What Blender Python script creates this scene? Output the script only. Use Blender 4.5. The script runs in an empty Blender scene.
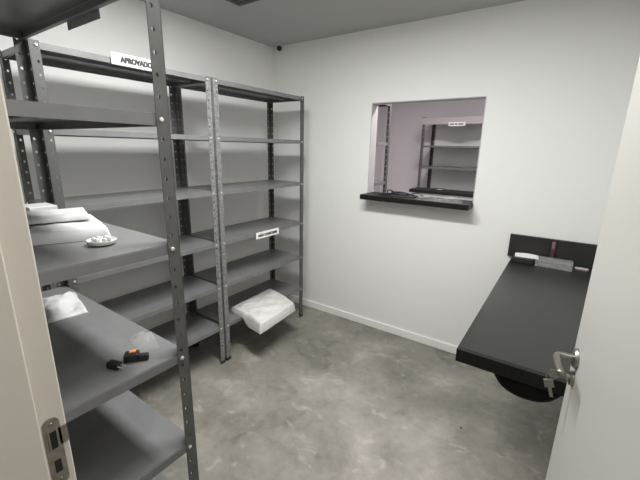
import bpy, bmesh, math, random
from mathutils import Vector, Matrix, noise
random.seed(7)
PI = math.pi
sc = bpy.context.scene
COL = sc.collection

# ------------------------------------------------------------------ materials
def new_mat(name):
    m = bpy.data.materials.new(name); m.use_nodes = True
    return m, m.node_tree, m.node_tree.nodes['Principled BSDF']

def mat(name, col, rough=.5, metal=0, spec=.5, bump=0, bscale=60, var=0, vscale=6, alpha=1, trans=0, coat=0):
    m, nt, b = new_mat(name)
    c = (col[0], col[1], col[2], 1)
    b.inputs['Base Color'].default_value = c
    b.inputs['Roughness'].default_value = rough
    b.inputs['Metallic'].default_value = metal
    b.inputs['Specular IOR Level'].default_value = spec
    b.inputs['Alpha'].default_value = alpha
    b.inputs['Transmission Weight'].default_value = trans
    b.inputs['Coat Weight'].default_value = coat
    tc = nt.nodes.new('ShaderNodeTexCoord')
    if var:
        n = nt.nodes.new('ShaderNodeTexNoise'); n.inputs['Scale'].default_value = vscale
        n.inputs['Detail'].default_value = 5
        nt.links.new(tc.outputs['Object'], n.inputs['Vector'])
        r = nt.nodes.new('ShaderNodeValToRGB')
        r.color_ramp.elements[0].position = .3; r.color_ramp.elements[1].position = .7
        r.color_ramp.elements[0].color = tuple(max(0, x * (1 - var)) for x in col) + (1,)
        r.color_ramp.elements[1].color = tuple(min(1, x * (1 + var)) for x in col) + (1,)
        nt.links.new(n.outputs['Fac'], r.inputs['Fac']); nt.links.new(r.outputs['Color'], b.inputs['Base Color'])
    if bump:
        n2 = nt.nodes.new('ShaderNodeTexNoise'); n2.inputs['Scale'].default_value = bscale
        n2.inputs['Detail'].default_value = 3
        nt.links.new(tc.outputs['Object'], n2.inputs['Vector'])
        bp = nt.nodes.new('ShaderNodeBump'); bp.inputs['Strength'].default_value = bump; bp.inputs['Distance'].default_value = .004
        nt.links.new(n2.outputs['Fac'], bp.inputs['Height']); nt.links.new(bp.outputs['Normal'], b.inputs['Normal'])
    return m

STAIN = (-.857, 1.269, 0)
def floor_material():
    m, nt, b = new_mat('polished_cement')
    L = nt.links.new
    tc = nt.nodes.new('ShaderNodeTexCoord')
    def nz(scale, detail, dist=0, rough=.55):
        n = nt.nodes.new('ShaderNodeTexNoise'); n.inputs['Scale'].default_value = scale
        n.inputs['Detail'].default_value = detail; n.inputs['Distortion'].default_value = dist
        n.inputs['Roughness'].default_value = rough
        L(tc.outputs['Object'], n.inputs['Vector']); return n
    def ramp(src, stops):
        r = nt.nodes.new('ShaderNodeValToRGB'); e = r.color_ramp.elements
        while len(e) < len(stops): e.new(.5)
        for i, (p, c) in enumerate(stops): e[i].position = p; e[i].color = c + (1,)
        L(src, r.inputs['Fac']); return r
    def mix(kind, fac, a, c):
        x = nt.nodes.new('ShaderNodeMix'); x.data_type = 'RGBA'; x.blend_type = kind
        if isinstance(fac, float): x.inputs['Factor'].default_value = fac
        else: L(fac, x.inputs['Factor'])
        L(a, x.inputs['A']); L(c, x.inputs['B']); return x.outputs['Result']
    base = ramp(nz(1.7, 6, .8).outputs['Fac'], [(.28, (.165, .156, .134)), (.5, (.240, .227, .196)), (.72, (.325, .307, .267))])
    patch = ramp(nz(2.6, 5, .8, .55).outputs['Fac'], [(.36, (.76, .76, .76)), (.45, (.97, .97, .97)), (.57, (1.0, 1.0, 1.0)), (.64, (1.20, 1.19, 1.17))])
    fine = ramp(nz(18, 6, .5, .65).outputs['Fac'], [(.3, (.86, .86, .86)), (.7, (1.12, 1.12, 1.12))])
    c = mix('MULTIPLY', 1.0, base.outputs['Color'], patch.outputs['Color'])
    c = mix('MULTIPLY', 1.0, c, fine.outputs['Color'])
    # pale trowel scars
    mp = nt.nodes.new('ShaderNodeMapping'); mp.inputs['Scale'].default_value = (3.0, 4.6, 1); mp.inputs['Rotation'].default_value = (0, 0, .5)
    L(tc.outputs['Object'], mp.inputs['Vector'])
    sn = nt.nodes.new('ShaderNodeTexNoise'); sn.inputs['Scale'].default_value = 2.3; sn.inputs['Detail'].default_value = 7; sn.inputs['Distortion'].default_value = 1.2
    L(mp.outputs['Vector'], sn.inputs['Vector'])
    sf = ramp(sn.outputs['Fac'], [(.58, (0, 0, 0)), (.74, (.42, .42, .42))])
    pale = nt.nodes.new('ShaderNodeRGB'); pale.outputs[0].default_value = (.50, .48, .425, 1)
    c = mix('MIX', sf.outputs['Color'], c, pale.outputs[0])
    ds = nt.nodes.new('ShaderNodeVectorMath'); ds.operation = 'DISTANCE'; ds.inputs[1].default_value = STAIN
    L(tc.outputs['Object'], ds.inputs[0])
    dm = ramp(ds.outputs['Value'], [(.008, (.9,) * 3), (.030, (0, 0, 0))])
    sp_ = ramp(nz(130, 3).outputs['Fac'], [(.46, (0, 0, 0)), (.54, (.75,) * 3)])
    mk = mix('MULTIPLY', 1.0, dm.outputs['Color'], sp_.outputs['Color'])
    dk = nt.nodes.new('ShaderNodeRGB'); dk.outputs[0].default_value = (.06, .056, .05, 1)
    c = mix('MIX', mk, c, dk.outputs[0])
    L(c, b.inputs['Base Color'])
    rr = ramp(nz(5, 4).outputs['Fac'], [(.3, (.42,) * 3), (.7, (.62,) * 3)])
    L(rr.outputs['Color'], b.inputs['Roughness'])
    bp = nt.nodes.new('ShaderNodeBump'); bp.inputs['Strength'].default_value = .15; bp.inputs['Distance'].default_value = .004
    L(nz(14, 5).outputs['Fac'], bp.inputs['Height']); L(bp.outputs['Normal'], b.inputs['Normal'])
    return m

M = {}
M['wall'] = mat('white_wall_paint', (.80, .80, .785), .75, spec=.25, bump=.06, bscale=35)
M['wall_pink_lit'] = mat('pink_lit_wall_paint', (.72, .685, .70), .75, spec=.25)  # pink cast of the next room's light mixed into its wall colour
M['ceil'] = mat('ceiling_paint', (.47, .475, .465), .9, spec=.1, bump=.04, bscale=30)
M['floor'] = floor_material()
M['base'] = mat('white_baseboard', (.86, .85, .82), .4)
M['metal'] = mat('graphite_painted_steel', (.165, .165, .168), .34, spec=.5, bump=.03, bscale=120, var=.10, vscale=9)
M['post'] = mat('graphite_painted_post', (.088, .088, .085), .45, spec=.5, var=.12, vscale=25)
M['post_worn_lit'] = mat('worn_lit_grey_post', (.19, .19, .185), .5, spec=.5, var=.45, vscale=60)  # worn speckle, plus a paler base for the stronger light on these posts
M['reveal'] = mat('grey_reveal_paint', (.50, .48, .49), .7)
M['matte'] = mat('matte_black', (.008, .008, .008), .85, spec=.1)
M['bolt'] = mat('zinc_bolt', (.75, .74, .70), .35, metal=.6)
M['black'] = mat('black_plastic', (.012, .012, .012), .45)
M['granite'] = mat('dark_granite', (.014, .0145, .0125), .38, spec=.5, var=.35, vscale=260)
M['granite_edge'] = mat('dark_granite_edge', (.010, .010, .010), .5, spec=.2, var=.4, vscale=200)
M['granite_back'] = mat('dark_granite_upstand', (.020, .019, .018), .4, var=.4, vscale=200)
M['door'] = mat('cream_door_paint', (.445, .437, .405), .45, spec=.4, bump=.02, bscale=20)
M['frame'] = mat('cream_frame_paint', (.67, .625, .56), .5, spec=.4, bump=.05, bscale=50)
M['steel'] = mat('brushed_steel', (.30, .288, .265), .36, metal=1)
M['plate'] = mat('worn_steel_plate', (.30, .27, .235), .5, metal=.7, var=.2, vscale=60)
M['hole'] = mat('dark_recess', (.01, .01, .01), .8)
M['paper'] = mat('white_paper', (.86, .86, .85), .7)
M['signplate'] = mat('off_white_sign_plate', (.50, .50, .495), .6)
M['ink'] = mat('black_ink', (.02, .02, .02), .6)
M['sack'] = mat('white_woven_sack', (.60, .595, .575), .65, bump=.5, bscale=90, var=.07, vscale=14)
M['packet'] = mat('white_packet', (.57, .57, .575), .4, bump=.15, bscale=25)
M['whiteplastic'] = mat('white_plastic', (.58, .58, .57), .3)
M['clear'] = mat('clear_plastic', (.80, .81, .80), .12, alpha=.15, spec=.8)
M['clearbag'] = mat('clear_bag_film', (.75, .75, .75), .12, alpha=.10, spec=.9)
M['orange'] = mat('orange_plastic', (.80, .30, .08), .45)
M['purple'] = mat('plum_plastic', (.075, .032, .045), .3)
M['pinkcap'] = mat('dusty_pink_plastic', (.22, .125, .15), .35)
M['grey'] = mat('grey_sign_back', (.22, .22, .22), .6)
M['pale'] = mat('pale_panel', (.42, .39, .38), .6)
M['backp'] = mat('pale_grey_panel', (.74, .76, .73), .6)
M['vent'] = mat('dark_grey_grille', (.085, .085, .085), .6)
M['whitemetal'] = mat('white_metal', (.8, .8, .8), .4)

def emit(name, col, s):
    m = bpy.data.materials.new(name); m.use_nodes = True; nt = m.node_tree; nt.nodes.clear()
    e = nt.nodes.new('ShaderNodeEmission'); e.inputs['Color'].default_value = col + (1,); e.inputs['Strength'].default_value = s
    o = nt.nodes.new('ShaderNodeOutputMaterial'); nt.links.new(e.outputs[0], o.inputs['Surface']); return m

# ------------------------------------------------------------------ mesh helpers
class MB:
    def __init__(s): s.v = []; s.f = []
    def add(s, vs, fs, T=None):
        o = len(s.v)
        s.v += [tuple(T @ Vector(v)) if T else tuple(v) for v in vs]
        s.f += [tuple(i + o for i in f) for f in fs]; return s
    def box(s, x0, x1, y0, y1, z0, z1, T=None):
        vs = [(x, y, z) for z in (z0, z1) for y in (y0, y1) for x in (x0, x1)]
        fs = [(0, 2, 3, 1), (4, 5, 7, 6), (0, 1, 5, 4), (2, 6, 7, 3), (0, 4, 6, 2), (1, 3, 7, 5)]
        return s.add(vs, fs, T)
    def lathe(s, prof, n=24, T=None):
        vs = []; fs = []
        for r, z in prof:
            for k in range(n):
                a = 2 * PI * k / n; vs.append((r * math.cos(a), r * math.sin(a), z))
        for i in range(len(prof) - 1):
            for k in range(n):
                k2 = (k + 1) % n
                fs.append((i * n + k, i * n + k2, (i + 1) * n + k2, (i + 1) * n + k))
        fs.append(tuple(reversed(range(n)))); fs.append(tuple((len(prof) - 1) * n + k for k in range(n)))
        return s.add(vs, fs, T)
    def tube(s, pts, r, n=8, T=None, smooth=0, flat=1.0):
        P = [Vector(p) for p in pts]
        if smooth:
            Q = []
            for i in range(len(P) - 1):
                a = P[max(0, i - 1)]; b = P[i]; c = P[i + 1]; d = P[min(len(P) - 1, i + 2)]
                for k in range(smooth):
                    t = k / smooth
                    Q.append(.5 * ((2 * b) + (c - a) * t + (2 * a - 5 * b + 4 * c - d) * t * t + (3 * b - a - 3 * c + d) * t ** 3))
            Q.append(P[-1]); P = Q
        vs = []; fs = []; up = Vector((0, 0, 1)); pu = None
        for i, p in enumerate(P):
            t = (P[min(i + 1, len(P) - 1)] - P[max(i - 1, 0)]).normalized()
            u = pu if pu is not None else (up if abs(t.z) < .9 else Vector((1, 0, 0)))
            u = (u - t * u.dot(t)).normalized(); w = t.cross(u); pu = u
            rr = r[i] if isinstance(r, (list, tuple)) else r
            for k in range(n):
                a = 2 * PI * k / n; vs.append(p + u * (rr * math.cos(a)) + w * (rr * flat * math.sin(a)))
        for i in range(len(P) - 1):
            for k in range(n):
                k2 = (k + 1) % n
                fs.append((i * n + k, i * n + k2, (i + 1) * n + k2, (i + 1) * n + k))
        fs.append(tuple(reversed(range(n)))); fs.append(tuple((len(P) - 1) * n + k for k in range(n)))
        return s.add(vs, fs, T)
    def mesh(s, name, m, bevel=0, smooth=False, seg=2):
        me = bpy.data.meshes.new(name); me.from_pydata(s.v, [], s.f)
        bm = bmesh.new(); bm.from_mesh(me)
        bmesh.ops.recalc_face_normals(bm, faces=bm.faces)
        if bevel:
            es = [e for e in bm.edges if len(e.link_faces) == 2 and e.calc_face_angle(0) > .6]
            bmesh.ops.bevel(bm, geom=es, offset=bevel, segments=seg, affect='EDGES', profile=.5, clamp_overlap=True)
        if smooth:
            for f in bm.faces: f.smooth = True
        bm.to_mesh(me); bm.free()
        for x in (m if isinstance(m, (list, tuple)) else [m]): me.materials.append(x)
        return me
    def build(s, name, m, parent=None, bevel=0, smooth=False, loc=None, seg=2):
        return link(name, s.mesh(name, m, bevel, smooth, seg), parent, loc)

def link(name, me, parent=None, loc=None, rot=None):
    o = bpy.data.objects.new(name, me); COL.objects.link(o)
    if parent is not None: o.parent = parent
    if loc is not None: o.location = loc
    if rot is not None: o.rotation_euler = rot
    return o

def tag(o, label, cat, group=None, kind=None):
    if label: o['label'] = label
    if cat: o['category'] = cat
    if group: o['group'] = group
    if kind: o['kind'] = kind
    return o

def thing(name, label, cat, loc=(0, 0, 0), rz=0, group=None):
    o = bpy.data.objects.new(name, None); COL.objects.link(o)
    o.empty_display_size = .05
    o.location = loc; o.rotation_euler = (0, 0, rz)
    return tag(o, label, cat, group)

def struct(o): o['kind'] = 'structure'; return o

def text_mesh(s, w, h, offset=0.0, extrude=.0004, size=.05):
    cu = bpy.data.curves.new('lettering', 'FONT'); cu.body = s; cu.size = size
    cu.extrude = extrude; cu.align_x = 'CENTER'; cu.align_y = 'CENTER'; cu.resolution_u = 3
    to = bpy.data.objects.new('lettering', cu); COL.objects.link(to)
    dg = bpy.context.evaluated_depsgraph_get()
    me = bpy.data.meshes.new_from_object(to.evaluated_get(dg))
    bpy.data.objects.remove(to); bpy.data.curves.remove(cu)
    xs = [v.co.x for v in me.vertices]; ys = [v.co.y for v in me.vertices]
    me.transform(Matrix.Diagonal((w / (max(xs) - min(xs)), h / (max(ys) - min(ys)), 1, 1)) @ Matrix.Translation((-(max(xs) + min(xs)) / 2, -(max(ys) + min(ys)) / 2, 0)))
    base = me.copy(); bm = bmesh.new()
    for dx, dy in [(i, j) for i in (-1, -.33, .33, 1) for j in (-1, 0, 1)]:
        c = base.copy(); c.transform(Matrix.Translation((dx * offset, dy * offset * .6, (dx * 3 + dy) * .00002))); bm.from_mesh(c); bpy.data.meshes.remove(c)
    bm.to_mesh(me); bm.free(); bpy.data.meshes.remove(base)
    me.materials.clear(); me.materials.append(M['ink']); return me

# ------------------------------------------------------------------ room
XL, XR, Y0, YB, ZC = -2.45, .235, .20, 2.73, 2.48      # room box
WT = .10                                               # thickness of the partition
YN = 5.22                                              # far wall of the next room
WX0, WX1, WZ0, WZ1 = -1.396, -.540, 1.222, 1.944       # pass-through opening
DX0, DX1, DZ = -.74, .20, 2.12                         # door opening

struct(MB().box(XL - .2, XR + .2, -1.2, YN + .2, -.08, 0).build('floor', M['floor']))
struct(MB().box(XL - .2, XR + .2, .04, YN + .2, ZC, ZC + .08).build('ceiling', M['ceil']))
struct(MB().box(XL - .12, XL, .04, YB + WT, 0, ZC).build('wall_left', M['wall']))
struct(MB().box(XR, XR + .12, .04, YB + WT, 0, ZC).build('wall_right', M['wall']))
wb = MB()
wb.box(XL, WX0, YB, YB + WT, 0, ZC); wb.box(WX1, XR, YB, YB + WT, 0, ZC)
wb.box(WX0, WX1, YB, YB + WT, 0, WZ0 - .041); wb.box(WX0, WX1, YB, YB + WT, WZ1, ZC)
struct(wb.build('wall_back', M['wall']))
wf = MB()
wf.box(XL, DX0 - .03, .04, Y0, 0, ZC); wf.box(DX1 + .03, XR, .04, Y0, 0, ZC); wf.box(DX0 - .03, DX1 + .03, .04, Y0, DZ + .03, ZC)
struct(wf.build('wall_front', M['wall']))
# next room
struct(MB().box(XL - .12, XL, YB + WT, YN + .1, 0, ZC).build('wall_left_beyond', M['wall_pink_lit']))
struct(MB().box(XR, XR + .12, YB + WT, YN + .1, 0, ZC).build('wall_right_beyond', M['wall_pink_lit']))
struct(MB().box(XL, XR, YN, YN + .1, 0, ZC).build('wall_far', M['wall_pink_lit']))
# baseboards
struct(MB().box(XL, XR, YB - .014, YB, 0, .068).build('baseboard_back', M['base'], bevel=.004))
struct(MB().box(XL, XL + .014, Y0, YB - .014, 0, .068).build('baseboard_left', M['base'], bevel=.004))
struct(MB().box(XR - .014, XR, 1.2, YB - .014, 0, .068).build('baseboard_right', M['base'], bevel=.004))

# pass-through window: plastered edge + dark granite sill
w = MB()
e = .006
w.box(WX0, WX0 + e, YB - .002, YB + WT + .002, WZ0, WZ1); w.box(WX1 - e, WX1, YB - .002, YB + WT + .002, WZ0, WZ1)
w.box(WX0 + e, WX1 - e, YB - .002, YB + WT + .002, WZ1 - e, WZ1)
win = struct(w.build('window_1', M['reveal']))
MB().box(WX0, WX1, YB - .135, YB + WT + .02, WZ0 - .041, WZ0 - .0005).build('window_sill', M['granite_edge'], win, bevel=.003)

# ------------------------------------------------------------------ door frame and door
fr = MB()
fr.box(DX0 - .03, DX0 + .014, .035, .160, 0, DZ); fr.box(DX0 - .03, DX0, .160, Y0 + .004, 0, DZ)
fr.box(DX1 - .014, DX1 + .03, .035, .160, 0, DZ); fr.box(DX1, DX1 + .03, .160, Y0 + .004, 0, DZ)
fr.box(DX0 - .03, DX1 + .03, .035, .160, DZ - .014, DZ + .03); fr.box(DX0 - .03, DX1 + .03, .160, Y0 + .004, DZ, DZ + .03)
frame = struct(fr.build('trim_1', M['frame'], bevel=.003))
# strike plate, on the face x = DX0 (normal +x): rounded plate with two holes and a lip toward the room
def rounded_rect(w, h, r, n=6):
    pts = []
    for cx, cy, a0 in ((w / 2 - r, h / 2 - r, 0), (-w / 2 + r, h / 2 - r, 90), (-w / 2 + r, -h / 2 + r, 180), (w / 2 - r, -h / 2 + r, 270)):
        for k in range(n + 1):
            a = math.radians(a0 + 90 * k / n); pts.append((cx + r * math.cos(a), cy + r * math.sin(a)))
    return pts
def plate_mb(w, h, r, t):
    p = rounded_rect(w, h, r); n = len(p)
    vs = [(0, a, b) for a, b in p] + [(t, a, b) for a, b in p]
    fs = [tuple(range(n)), tuple(range(n, 2 * n))] + [(i, (i + 1) % n, n + (i + 1) % n, n + i) for i in range(n)]
    return MB().add(vs, fs)
spz = .995
sp = plate_mb(.028, .155, .0135, .0022)
sp.box(0, .0022, .010, .0245, .012, .050)
sp.box(.0022, .0042, -.0085, -.0055, .008, .050); sp.box(.0022, .0042, .0055, .0085, .014, .052)
spo = sp.build('strike_plate', M['plate'], frame, loc=(DX0, .1785, spz))
MB().box(.0022, .0030, -.0055, .0055, .010, .048).build('latch_hole', M['hole'], spo)
MB().box(.0022, .0030, -.0055, .0055, -.045, -.017).build('bolt_hole', M['hole'], spo)
for zz in (.064, -.064):
    MB().lathe([(.0042, 0), (.0036, .0014), (.001, .0016)], 12, Matrix.Translation((.0022, 0, zz)) @ Matrix.Rotation(PI / 2, 4, 'Y')).build('screw', M['steel'], spo)

# door leaf: opened into the room
hx, hy, ex, ey = .190, .205, .0835, 1.09
ang = math.atan2(ey - hy, ex - hx); LW = math.hypot(ex - hx, ey - hy)
door = bpy.data.objects.new('door_1', None); COL.objects.link(door); struct(door)
door.location = (hx, hy, 0); door.rotation_euler = (0, 0, ang)
# local: x along leaf from hinge to free edge, visible face is y=0 (normal +y local = toward -X world), thickness to -y
MB().box(0, LW, -.035, 0, .012, 2.10).build('door_leaf', M['door'], door, bevel=.003)
hd_x = LW - .055; hz = 1.075
def lever(parent, side):
    s = side
    root_y = 0 if s > 0 else -.035
    T = Matrix.Translation((hd_x, root_y, hz)) @ Matrix.Rotation(-PI / 2 * s, 4, 'X')
    r = MB().lathe([(.026, 0), (.026, .004), (.023, .009), (.012, .011), (.010, .012)], 28, T).build('rosette', M['steel'], parent, smooth=False, bevel=0)
    y1 = root_y + s * .046
    lv = MB().tube([(hd_x, root_y + s * .008, hz), (hd_x, root_y + s * .030, hz), (hd_x - .004, y1 - s * .004, hz), (hd_x - .020, y1, hz), (hd_x - .055, y1, hz), (hd_x - .095, y1 - s * .002, hz - .002)],
                   [.0085] * 25 + [.0080], 12, smooth=5)
    lv.build('lever', M['steel'], parent, smooth=True)
    T2 = Matrix.Translation((hd_x, root_y, hz - .058)) @ Matrix.Rotation(-PI / 2 * s, 4, 'X')
    MB().lathe([(.020, 0), (.020, .004), (.018, .008), (.009, .0085)], 28, T2).build('lock_rosette', M['steel'], parent)
    MB().lathe([(.0085, .008), (.0085, .014), (.006, .015)], 16, T2).build('lock_cylinder', M['plate'], parent)
hdl = MB().box(hd_x - .002, hd_x + .002, -.034, -.001, hz - .01, hz + .01).build('door_handle', M['steel'], door)
lever(hdl, 1); lever(hdl, -1)
# key in the lock with a hanging second key
kz = hz - .058
k = MB()
k.box(hd_x - .0012, hd_x + .0012, .014, .030, kz - .004, kz + .004)
kk = rounded_rect(.026, .024, .010, 5); n = len(kk)
k.add([(hd_x - .0013, .041 + a, kz + b) for a, b in kk] + [(hd_x + .0013, .041 + a, kz + b) for a, b in kk],
      [tuple(range(n)), tuple(range(n, 2 * n))] + [(i, (i + 1) % n, n + (i + 1) % n, n + i) for i in range(n)])
key = k.build('key', M['steel'], door)
kr = MB()
ring = [(hd_x + .001, .048 + .010 * math.cos(a * PI / 8), kz - .012 + .010 * math.sin(a * PI / 8)) for a in range(17)]
kr.tube(ring, .0010, 6); kr.build('key_ring', M['steel'], key)
k2 = MB()
k2.box(-.0012, .0012, -.011, .011, -.024, 0); k2.box(-.0012, .0012, -.004, .004, -.052, -.024)
o = k2.build('spare_key', M['steel'], key, bevel=.0005, loc=(hd_x + .001, .052, kz - .020)); o.rotation_euler = (-.30, 0, 0)
# hinges on the leaf
for zz in (.25, 1.05, 1.85):
    MB().lathe([(.007, 0), (.007, .08)], 12, Matrix.Translation((-.003, -.004, zz))).build('hinge', M['steel'], door)

# ------------------------------------------------------------------ shelving units
FW, FT = .038, .0022
def flange(mb, z0, z1, axis):
    """perforated strip lying along +axis from the corner, through-holes at a regular pitch"""
    pitch = .0535; nz = int((z1 - z0) // pitch); m0 = ((z1 - z0) - nz * pitch) / 2
    def P(u, t, z): return (u, t, z) if axis == 0 else (t, u, z)
    def quadstrip(za, zb):
        mb.add([P(u, t, z) for z in (za, zb) for t in (0, FT) for u in (0, FW)],
               [(0, 1, 5, 4), (2, 6, 7, 3), (0, 4, 6, 2), (1, 3, 7, 5)])
    quadstrip(z0, z0 + m0)
    for i in range(nz):
        za = z0 + m0 + i * pitch; zb = za + pitch; zc = (za + zb) / 2; uc = FW * .66
        r = .0047; rz = .0062
        outer = [(FW, zc), (FW, zb), (uc, zb), (0, zb), (0, zc), (0, za), (uc, za), (FW, za)]
        inner = [(uc + r * math.cos(k * PI / 4), zc + rz * math.sin(k * PI / 4)) for k in range(8)]
        vs = []
        for t in (0, FT):
            vs += [P(u, t, z) for u, z in outer] + [P(u, t, z) for u, z in inner]
        fs = []
        for k in range(8):
            k2 = (k + 1) % 8
            fs += [(k, k2, 8 + k2, 8 + k), (16 + k, 24 + k, 24 + k2, 16 + k2), (8 + k, 8 + k2, 24 + k2, 24 + k)]
            if k in (7, 0, 3, 4): fs.append((k, 16 + k, 16 + k2, k2))
        mb.add(vs, fs)
    quadstrip(z0 + m0 + nz * pitch, z1)

_posts = {}
def post_mesh(h, m='post'):
    if (h, m) not in _posts:
        mb = MB(); flange(mb, .012, h, 0); flange(mb, .012, h, 1)
        mb.box(0, FW, 0, FT, h - .001, h); mb.box(0, FT, 0, FW, h - .001, h)
        _posts[(h, m)] = mb.mesh('post', M[m])
    return _posts[(h, m)]
fm = MB(); fm.box(-.002, FW + .002, -.002, .006, 0, .020); fm.box(-.002, .006, .006, FW + .002, 0, .020)
FOOT = fm.mesh('foot', M['black'])
BOLT = MB().lathe([(.0062, 0), (.0062, .003), (.0045, .0045), (.001, .0048)], 8).mesh('bolt', M['bolt'])

_trays = {}
def tray_mesh(L, D, lip):
    key = (L, D, lip)
    if key not in _trays:
        g = FT + .0006; t = .0016
        mb = MB()
        x0, x1, y0, y1 = g, L - g, g, D - g
        # pan: an open-bottomed tray with down-turned lips and a small inward return flange
        ring = lambda x0, x1, y0, y1, z: [(x0, y0, z), (x1, y0, z), (x1, y1, z), (x0, y1, z)]
        rings = [ring(x0, x1, y0, y1, 0), ring(x0, x1, y0, y1, -lip), ring(x0 + .014, x1 - .014, y0 + .014, y1 - .014, -lip),
                 ring(x0 + .014, x1 - .014, y0 + .014, y1 - .014, -lip + t), ring(x0 + t, x1 - t, y0 + t, y1 - t, -lip + t), ring(x0 + t, x1 - t, y0 + t, y1 - t, -t)]
        vs = [v for r in rings for v in r]; fs = [(0, 1, 2, 3)]
        for i in range(len(rings) - 1):
            for k in range(4):
                k2 = (k + 1) % 4; fs.append((4 * i + k, 4 * i + k2, 4 * i + 4 + k2, 4 * i + 4 + k))
        fs.append(tuple(4 * (len(rings) - 1) + k for k in range(4)))
        mb.add(vs, fs)
        # stiffening rib under the pan
        mb.box(x0 + .02, x1 - .02, D / 2 - .03, D / 2 + .03, -.016, -t)
        me = mb.mesh('shelf', M['metal'])
        bm = bmesh.new(); bm.from_mesh(me)
        es = [e for e in bm.edges if all(abs(v.co.z) < 1e-6 for v in e.verts)]
        bmesh.ops.bevel(bm, geom=es, offset=.003, segments=3, affect='EDGES')
        bm.to_mesh(me); bm.free()
        for p in me.polygons: p.use_smooth = False
        _trays[key] = me
    return _trays[key]

def shelving(label, L, D, levels, loc, rz, lip=.028, bolts=True, H=None, worn_lit=False):
    t = thing('shelving_unit', label, 'shelving unit', loc, rz, 'grey metal shelving units')
    H = H or levels[-1] + .004
    for (x, y, r) in ((0, 0, 0), (L, 0, PI / 2), (L, D, PI), (0, D, -PI / 2)):
        p = link('post', post_mesh(round(H, 4), 'post_worn_lit' if worn_lit and y == 0 and (x > 0) == (worn_lit == 'right') else 'post'), t, (x, y, 0), (0, 0, r))
        f = link('foot', FOOT, p)
        if bolts:
            for z in levels:
                link('bolt', BOLT, p, (FW * .66, -.0002, z - lip / 2), (PI / 2, 0, 0))
                link('bolt', BOLT, p, (-.0002, FW * .66, z - lip / 2), (0, -PI / 2, 0))
    tm = tray_mesh(L, D, lip)
    for z in levels: link('shelf', tm, t, (0, 0, z))
    return t

LV = [.30, .615, .935, 1.29, 1.645, 1.992]
D0 = .385
# along the left wall: local x -> +Y, local y -> -X
shelving('dark grey metal shelving unit on the left wall bearing the white APROVADO sign', .92, D0, LV, (-1.92, .640, 0), PI / 2, worn_lit='right')
shelving('dark grey metal shelving unit in the far left corner holding a white sack low down', .940, D0, LV, (-1.92, 1.576, 0), PI / 2, worn_lit='left')
LA = [.29, .600, .943, 1.303, 1.662, 2.0]
shelving('dark grey metal shelving unit nearest the camera, beside the door frame, with white packets', .92, .395, LA, (-.92, .602, 0), PI, lip=.031)
shelving('shelving unit seen end-on beyond the wall opening, at its left edge', .92, .335, LV, (-1.425, 3.185, 0), PI, bolts=False)
ue = shelving('shelving unit facing the wall opening from the next room, with a small white tag', .92, .44, [.30, .67, 1.02, 1.375, 1.645, 1.992], (-1.67, 4.72, 0), 0, lip=.022, bolts=False)

MB().box(.002, .918, -.005, -.001, 1.905, 1.988).build('header_panel', M['pale'], ue)
MB().box(.004, .916, .4415, .4450, .05, 1.97).build('added_back_panel', M['backp'], ue)  # added pale backing, stands in for the bright wall behind the shelves

# ------------------------------------------------------------------ signs
def sign(label, y0, y1, z0, z1, x, txt, tw, th_, off, pm):
    t = thing('shelf_sign', label, 'sign', (x, (y0 + y1) / 2, (z0 + z1) / 2))
    b = MB().box(0, .003, y0 - (y0 + y1) / 2, (y1 - y0) / 2, -(z1 - z0) / 2, (z1 - z0) / 2).build('plate', M[pm], t, bevel=.0006)
    if txt:
        link('lettering', text_mesh(txt, tw, th_, off), t, (.0036, .0, 0), (PI / 2, 0, PI / 2))
    return t
sign('white sign with black letters APROVADO on the top edge of a shelving unit', .966, 1.222, 1.960, 2.016, -1.9185, 'APROVADO', .163, .025, .0024, 'signplate')
sign('small white sign with three black words across a middle shelf edge in the far unit', 1.915, 2.178, .886, .938, -1.9185, 'N\u00c3O CONFORME', .215, .025, .0018, 'paper')
# sign seen from behind on the near unit's top edge (it faces the back wall)
t = thing('shelf_sign', 'grey back of a sign hanging on the top edge of the nearest shelving unit', 'sign', (-1.345, .6035, 1.9745))
MB().box(-.112, .112, 0, .003, -.0275, .0275).build('plate', M['grey'], t, bevel=.0006)
# tag on unit in the next room (its print is too small to read)
t = thing('shelf_sign', 'small white tag on the shelving unit seen straight through the wall opening', 'sign', (-1.235, 4.7105, 1.903))
MB().box(-.100, .100, -.003, 0, -.023, .023).build('plate', M['paper'], t, bevel=.0006)
d = MB(); xx = -.082
for wd in (.045, .030, .060):
    d.box(xx, xx + wd, -.0036, -.003, -.010, .010); xx += wd + .012
d.build('print', M['grey'], t)

# ------------------------------------------------------------------ counter
CX0, CX1, CY0, CZ, CT = -.240, XR - .001, 1.246, .88, .046
c = thing('counter', 'long dark granite counter along the right wall running towards the door', 'counter', ((CX0 + CX1) / 2, (CY0 + YB) / 2, CZ - CT))
ox, oy, oz = c.location
def cb(x0, x1, y0, y1, z0, z1): return MB().box(x0 - ox, x1 - ox, y0 - oy, y1 - oy, z0 - oz, z1 - oz)
cb(CX0, CX1, CY0 + .02, YB - .001, CZ - CT, CZ).build('worktop', M['granite'], c, bevel=.002)
cb(CX0, CX1, CY0, CY0 + .0198, CZ - CT - .004, CZ).build('front_edge', M['granite_edge'], c, bevel=.002)
bsp = MB().box(CX0 - .03, CX1, -.0105, .0105, 0, .1567).build('backsplash', M['granite_back'], bevel=.002); bsp.location = (0, YB - .0115, CZ + .0003)
tag(bsp, 'low dark stone upstand standing on the counter end against the back wall', 'backsplash')
bs = MB().lathe([(.02, -.088), (.070, -.086), (.098, -.074), (.112, -.052), (.116, -.030), (.116, 0)], 40)
bs.build('basin', M['matte'], c, smooth=True, loc=(-.010 - ox, 1.366 - oy, CZ - CT - .0003 - oz))
# steel support bracket on the right wall
cb(CX1 - .03, CX1, 1.7, 1.73, CZ - CT - .25, CZ - CT).build('bracket', M['black'], c)

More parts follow.
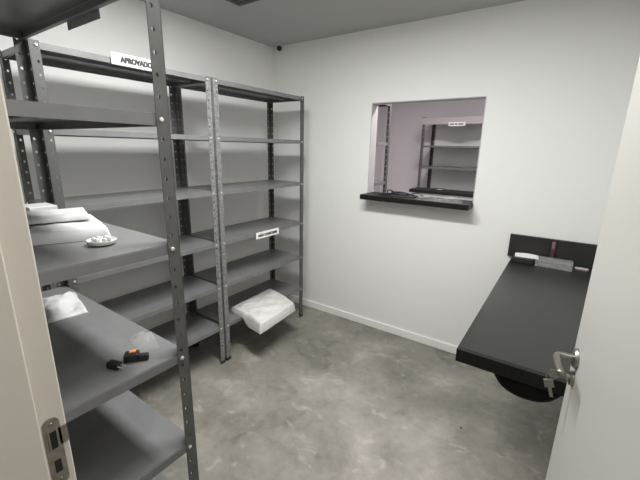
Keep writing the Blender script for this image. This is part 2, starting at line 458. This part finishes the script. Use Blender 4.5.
def box_thing(name, label, cat, dims, loc, rz, m, bevel=.003, group=None):
    a, b, h = dims
    o = MB().box(-a / 2, a / 2, -b / 2, b / 2, 0, h).build(name, m, bevel=bevel)
    o.location = loc; o.rotation_euler = (0, 0, rz)
    return tag(o, label, cat, group)

# ------------------------------------------------------------------ things on the counter
t = thing('desk_organizer', 'flat dark box at the left of the counter back edge, under white papers', 'box', (-.165, 2.625, CZ))
MB().box(-.066, .062, -.062, .062, 0, .022).build('box_base', M['black'], t, bevel=.003)
MB().box(-.066, .062, -.062, .062, .0225, .034).build('box_lid', M['granite'], t, bevel=.003)
pp = MB()
nx, ny = 10, 6
def sheet(mb, W, Hh, zf, th):
    vs = []; fs = []
    for s in (0, 1):
        for j in range(ny + 1):
            for i in range(nx + 1):
                u, v = i / nx, j / ny
                vs.append(((u - .5) * W, (v - .5) * Hh, zf(u, v) + (th if s else 0)))
    N = (nx + 1) * (ny + 1)
    for j in range(ny):
        for i in range(nx):
            a = j * (nx + 1) + i
            fs.append((a, a + nx + 1, a + nx + 2, a + 1)); b = a + N
            fs.append((b, b + 1, b + nx + 2, b + nx + 1))
    edge = [(i, i + 1) for i in range(nx)] + [(ny * (nx + 1) + i + 1, ny * (nx + 1) + i) for i in range(nx)] + \
           [((j + 1) * (nx + 1), j * (nx + 1)) for j in range(ny)] + [(j * (nx + 1) + nx, (j + 1) * (nx + 1) + nx) for j in range(ny)]
    for a, b in edge: fs.append((a, b, b + N, a + N))
    mb.add(vs, fs)
sheet(pp, .135, .085, lambda u, v: .006 * math.sin(u * 3) * v, .004)
o = pp.build('folded_paper', M['paper'], smooth=False); o.location = (-.150, 2.640, CZ + .0345); o.rotation_euler = (0, 0, .1)
tag(o, 'folded white paper lying on the dark box at the counter back edge', 'paper')
t = thing('clear_tray', 'clear plastic box with lid by the backsplash on the dark counter', 'tray', (.005, 2.618, CZ))
tr = MB()
def openbox(mb, a, b, h, th):
    mb.box(-a, a, -b, b, 0, th); mb.box(-a, a, -b, -b + th, th, h); mb.box(-a, a, b - th, b, th, h)
    mb.box(-a, -a + th, -b + th, b - th, th, h); mb.box(a - th, a, -b + th, b - th, th, h)
openbox(tr, .098, .056, .036, .003); tr.build('tray_body', M['clear'], t)
MB().box(-.101, .101, -.059, .059, .0362, .0440).build('tray_lid', M['clear'], t, bevel=.002)
MB().box(-.085, .060, -.045, .040, .0035, .022).build('tray_contents', M['vent'], t, bevel=.003)
t = thing('slim_bottle', 'slim plum coloured bottle with pinkish cap standing against the backsplash', 'bottle', (-.012, 2.694, CZ))
MB().lathe([(.010, 0), (.0115, .004), (.0115, .095), (.008, .100)], 18).build('bottle_body', M['purple'], t)
MB().lathe([(.0105, .1003), (.0105, .140), (.009, .144)], 18).build('cap', M['pinkcap'], t)
t = thing('eraser', 'small white and pinkish block near the right end of the backsplash', 'eraser', (.152, 2.640, CZ))
MB().box(-.034, .034, -.012, .012, 0, .008).build('lower_half', M['pinkcap'], t, bevel=.002)
MB().box(-.034, .034, -.012, .012, .0082, .016).build('upper_half', M['whiteplastic'], t, bevel=.002)

# ------------------------------------------------------------------ soft things
def blob(name, corners, zb, ztop, m, nx=26, ny=22, amp=.008, freq=14, seed=0, edge=.35, zbot=None, crease=0):
    """a flat packet: bilinear patch between 4 corners (x,y), swelling to ztop(u,v), lying on zb"""
    c00, c10, c11, c01 = [Vector((a, b, 0)) for a, b in corners]
    vs = []; fs = []; N = (nx + 1) * (ny + 1)
    for s in (0, 1):
        for j in range(ny + 1):
            for i in range(nx + 1):
                u, v = i / nx, j / ny
                p = c00 * (1 - u) * (1 - v) + c10 * u * (1 - v) + c11 * u * v + c01 * (1 - u) * v
                lo = zbot(u, v) if zbot else zb
                top = ztop(u, v) if callable(ztop) else ztop
                d = min(u, 1 - u, v, 1 - v)
                k = min(1, (d / edge)) if edge else 1
                k = math.sqrt(max(0, 1 - (1 - k) ** 2))
                if s == 1:
                    nn = noise.noise(Vector((p.x * freq + seed, p.y * freq, seed * 1.7))) + .5 * noise.noise(Vector((p.x * freq * 2.3, p.y * freq * 2.3 + seed, 3.1)))
                    cr = crease * abs(noise.noise(Vector((p.x * freq * .8 + 9 + seed, p.y * freq * .8, 5.5))))
                    z = lo + (top - lo) * k + (amp * nn - cr) * min(1, d * 8)
                    z = max(z, lo + .0012)
                else: z = lo
                # ragged outline
                q = Vector((p.x, p.y, 0)) + Vector((noise.noise(Vector((p.y * 20, seed, 1))), noise.noise(Vector((p.x * 20, seed, 2))), 0)) * (.004 if d < .1 else 0)
                vs.append((q.x, q.y, z))
    W = nx + 1
    for j in range(ny):
        for i in range(nx):
            a = j * W + i; fs.append((a, a + W, a + W + 1, a + 1)); b = a + N; fs.append((b, b + 1, b + W + 1, b + W))
    loop = [i for i in range(nx + 1)] + [j * W + nx for j in range(1, ny + 1)] + [ny * W + i for i in range(nx - 1, -1, -1)] + [j * W for j in range(ny - 1, 0, -1)]
    for a, b in zip(loop, loop[1:] + loop[:1]): fs.append((a, b, b + N, a + N))
    cx = sum(a for a, b in corners) / 4; cy = sum(b for a, b in corners) / 4
    vs = [(x - cx, y - cy, z - zb) for x, y, z in vs]
    o = MB().add(vs, fs).build(name, m, smooth=True); o.location = (cx, cy, zb)
    return o

# white woven sack slumped over the bottom shelf front (u along Y, v towards the room)
def s_bot(u, v):
    x = -2.07 + .36 * v
    return .3012 if x < -1.905 else .3012 - .048 * min(1, (x + 1.905) / .05)
def s_top(u, v):
    return .342 + .008 * math.sin(v * PI) - .010 * max(0, v - .7) / .3
o = blob('folded_sack', [(-2.065, 1.755), (-2.085, 2.245), (-1.715, 2.150), (-1.675, 1.690)], .3012, s_top, M['sack'], 60, 50, .006, 16, 3, .05, s_bot, .022)
tag(o, 'folded white woven sack slumped over the front of a bottom shelf', 'sack')

Z3, Z4 = LA[3] + .0005, LA[2] + .0005
o = blob('plastic_packet', [(-1.105, .500), (-1.40, .572), (-1.475, .375), (-1.215, .275)], Z3, Z3 + .034, M['packet'], 40, 36, amp=.004, freq=16, seed=1, edge=.035)
tag(o, 'larger white packet lying flat on a near shelf, bottom of two', 'packet')
o = blob('plastic_packet', [(-1.255, .510), (-1.42, .560), (-1.475, .385), (-1.31, .325)], Z3 + .0395, Z3 + .056, M['packet'], 36, 34, amp=.003, freq=16, seed=5, edge=.05)
tag(o, 'thinner white packet lying on top of a larger white packet', 'packet')
t = thing('small_box', 'small white box beside the rear post of the nearest shelving unit', 'box', (-1.725, .515, Z3))
MB().box(-.055, .055, -.045, .045, 0, .012).build('box_base', M['black'], t, bevel=.002)
MB().box(-.057, .057, -.047, .047, .0122, .036).build('box_lid', M['packet'], t, bevel=.003)
t = thing('round_dish', 'small round white plastic dish holding beads in front of white packets', 'dish', (-1.066, .452, Z3))
MB().lathe([(.027, 0), (.036, .004), (.0385, .012), (.0375, .014), (.034, .012), (.030, .009), (.002, .009)], 32).build('dish', M['whiteplastic'], t)
for a in range(6):
    MB().lathe([(.002, 0), (.0065, .003), (.0075, .007), (.0055, .0105), (.001, .012)], 12, Matrix.Translation((.019 * math.cos(a * 1.05), .019 * math.sin(a * 1.05), .0092))).build('bead', M['whiteplastic'], t, smooth=True)
o = blob('plastic_bag', [(-1.475, .405), (-1.455, .535), (-1.70, .585), (-1.74, .44)], Z4, lambda u, v: Z4 + .024 + .008 * math.sin(v * 7) * math.cos(u * 5), M['packet'], 36, 30, .010, 20, 8, .3, None, .014)
tag(o, 'crumpled white plastic bag on the shelf below the white packets', 'bag')

# small hardware
t = thing('plug_connector', 'small all-black plug with two prongs near a shelf corner', 'connector', (-1.005, .417, Z4), .35)
MB().box(-.024, .014, -.011, .011, 0, .020).build('plug_body', M['black'], t, bevel=.003)
for s in (-1, 1): MB().tube([(.014, s * .006, .010), (.030, s * .006, .010)], .002, 8).build('prong', M['bolt'], t)
t = thing('plug_connector', 'black and orange connector lying beside clear plastic on a near shelf', 'connector', (-1.000, .478, Z4), .9)
MB().box(-.034, .006, -.016, .016, 0, .024).build('plug_body', M['black'], t, bevel=.003)
MB().box(.0064, .034, -.015, .002, 0, .020).build('plug_nose', M['black'], t, bevel=.003)
MB().box(-.034, -.004, .0164, .026, 0, .018).build('orange_clip', M['orange'], t, bevel=.002)
MB().box(-.020, -.002, -.004, .010, .0243, .029).build('orange_latch', M['orange'], t, bevel=.001)
o = blob('clear_bag', [(-1.045, .500), (-1.000, .555), (-1.11, .590), (-1.125, .520)], Z4, Z4 + .030, M['clearbag'], 22, 20, .016, 30, 4, .3, None, .010)
tag(o, 'small crumpled clear plastic bag near the corner of a near shelf', 'bag')

# on the window sill
SZ = WZ0
cab = MB()
cab.tube([(-1.27, 2.76, SZ + .006), (-1.22, 2.68, SZ + .006), (-1.13, 2.66, SZ + .022), (-1.10, 2.72, SZ + .030), (-1.17, 2.76, SZ + .006), (-1.24, 2.70, SZ + .014), (-1.18, 2.63, SZ + .006),
          (-1.06, 2.63, SZ + .006), (-.99, 2.65, SZ + .012), (-.945, 2.69, SZ + .006), (-.86, 2.70, SZ + .006), (-.78, 2.71, SZ + .006)], .0048, 8, smooth=8)
cab.tube([(-1.20, 2.71, SZ + .012), (-1.19, 2.68, SZ + .040), (-1.15, 2.67, SZ + .045), (-1.12, 2.70, SZ + .014), (-1.06, 2.75, SZ + .006), (-.97, 2.76, SZ + .030), (-.90, 2.74, SZ + .006)], .0044, 8, smooth=8)
cab.tube([(-1.26, 2.66, SZ + .006), (-1.17, 2.65, SZ + .020), (-1.05, 2.66, SZ + .028), (-1.02, 2.72, SZ + .018), (-1.10, 2.74, SZ + .022), (-1.16, 2.69, SZ + .030), (-1.06, 2.68, SZ + .036), (-.985, 2.69, SZ + .022), (-.945, 2.73, SZ + .006), (-.85, 2.74, SZ + .010), (-.72, 2.72, SZ + .006)], .0052, 8, smooth=8)
o = cab.build('cable', M['black'], smooth=True)
tag(o, 'tangled black cable lying on the sill of the wall opening', 'cable')
o = blob('clear_bag', [(-.93, 2.60), (-.60, 2.605), (-.60, 2.69), (-.92, 2.675)], SZ, lambda u, v: SZ + .030, M['clearbag'], 40, 24, .022, 26, 2, .2, None, .016)
o.location.z += .0003
tag(o, 'crumpled clear plastic wrapping along the right half of the window sill', 'plastic wrap')

# ------------------------------------------------------------------ next room: raised ledge
t = thing('service_counter', 'black topped white counter in the next room, beyond the window sill', 'counter', (-.935, 3.82, 0))
MB().box(-.42, .80, -.08, .08, 0, 1.145).build('counter_body', M['wall'], t)
MB().box(-.46, .84, -.12, .12, 1.1452, 1.180).build('counter_top', M['granite_edge'], t, bevel=.003)
o = MB().lathe([(.055, 0), (.058, .004), (.05, .010), (.02, .014)], 20).build('saucer', M['black']); o.location = (-1.12, 3.82, 1.1803)
o.scale = (1.4, .8, 1.3)
tag(o, 'small flat black saucer on the black topped counter beyond the opening', 'saucer')

# ------------------------------------------------------------------ ceiling things
t = thing('security_camera', 'small white security camera with a black lens in the ceiling corner', 'security camera', (-2.325, 2.675, ZC))
MB().lathe([(.032, -.001), (.032, -.010), (.015, -.014)], 24).build('base', M['whiteplastic'], t)
MB().lathe([(.004, -.055), (.018, -.050), (.027, -.036), (.027, -.020), (.016, -.0142)], 24).build('housing', M['whiteplastic'], t, smooth=True)
dirv = Vector((.62, -.75, -.25)).normalized(); q = dirv.to_track_quat('Z', 'Y').to_matrix().to_4x4()
MB().lathe([(.021, 0), (.022, .010), (.017, .016), (.006, .019)], 22, Matrix.Translation(Vector((0, 0, -.034)) + dirv * .016) @ q).build('lens', M['black'], t, smooth=True)
t = thing('ceiling_vent', 'dark grey ceiling grille cut off by the top of the picture', 'vent', (-1.76, 1.66, ZC))
v = MB(); v.box(-.18, .18, -.18, -.15, -.014, -.001); v.box(-.18, .18, .15, .18, -.014, -.001); v.box(-.18, -.15, -.15, .15, -.014, -.001); v.box(.15, .18, -.15, .15, -.014, -.001)
v.build('frame', M['vent'], t)
for k in range(9):
    yy = -.132 + .033 * k
    MB().box(-.15, .15, yy - .011, yy + .011, -.010, -.006).build('slat', M['vent'], t)
MB().box(-.15, .15, -.15, .15, -.003, -.001).build('backing', M['hole'], t)

def ceiling_light(label, x, y, a, b, strength, col, z=ZC):
    t = thing('ceiling_light', label, 'ceiling light', (x, y, z), 0, 'ceiling lights')
    f = MB(); th = .02
    f.box(-a - th, a + th, -b - th, -b, -.012, -.001); f.box(-a - th, a + th, b, b + th, -.012, -.001)
    f.box(-a - th, -a, -b, b, -.012, -.001); f.box(a, a + th, -b, b, -.012, -.001)
    f.build('frame', M['whitemetal'], t)
    MB().add([(-a, -b, -.009), (a, -b, -.009), (a, b, -.009), (-a, b, -.009)], [(0, 3, 2, 1)]).build('diffuser', emit('lamp_' + str(len(bpy.data.materials)), col, strength), t)
    return t
ceiling_light('white flush ceiling light over the middle of the room', -.98, 1.16, .50, .12, 72, (1, 1, .985))
ceiling_light('white flush ceiling light just inside the door', -.12, .47, .22, .10, 20, (1, .99, .965))
ceiling_light('white flush ceiling light in the next room', -1.0, 3.35, .30, .10, 95, (1, .95, .97))

# a pebble of dirt on the cement
o = MB().lathe([(.004, 0), (.006, .002), (.003, .005)], 8).build('pebble', M['black'])
o.location = (-.29, 1.93, 0); tag(o, 'tiny dark speck of dirt on the cement floor near the counter', 'debris')

# ------------------------------------------------------------------ world (dim corridor light through the door) and camera
wd = bpy.data.worlds.new('corridor_light'); sc.world = wd; wd.use_nodes = True
bg = wd.node_tree.nodes['Background']; bg.inputs['Color'].default_value = (.95, .93, .88, 1); bg.inputs['Strength'].default_value = .35

f_px, pitch, yaw, roll, HC = 354.89, .25224, -.602396, .020082, 1.58
fw = Vector((math.sin(yaw) * math.cos(pitch), math.cos(yaw) * math.cos(pitch), -math.sin(pitch)))
r0 = Vector((math.cos(yaw), -math.sin(yaw), 0)); u0 = r0.cross(fw)
r = math.cos(roll) * r0 + math.sin(roll) * u0; u = -math.sin(roll) * r0 + math.cos(roll) * u0
cd = bpy.data.cameras.new('camera'); cam = bpy.data.objects.new('camera', cd); COL.objects.link(cam)
cd.sensor_fit = 'HORIZONTAL'; cd.sensor_width = 36; cd.lens = f_px / 640 * 36; cd.clip_start = .02
cam.matrix_world = Matrix(((r.x, u.x, -fw.x, 0), (r.y, u.y, -fw.y, 0), (r.z, u.z, -fw.z, HC), (0, 0, 0, 1)))
sc.camera = cam
vs = sc.view_settings
vs.view_transform = 'Standard'; vs.look = 'None'; vs.gamma = 1; vs.exposure = 0; vs.use_curve_mapping = False
sc.cycles.max_bounces = 12; sc.cycles.diffuse_bounces = 6; sc.cycles.transparent_max_bounces = 16
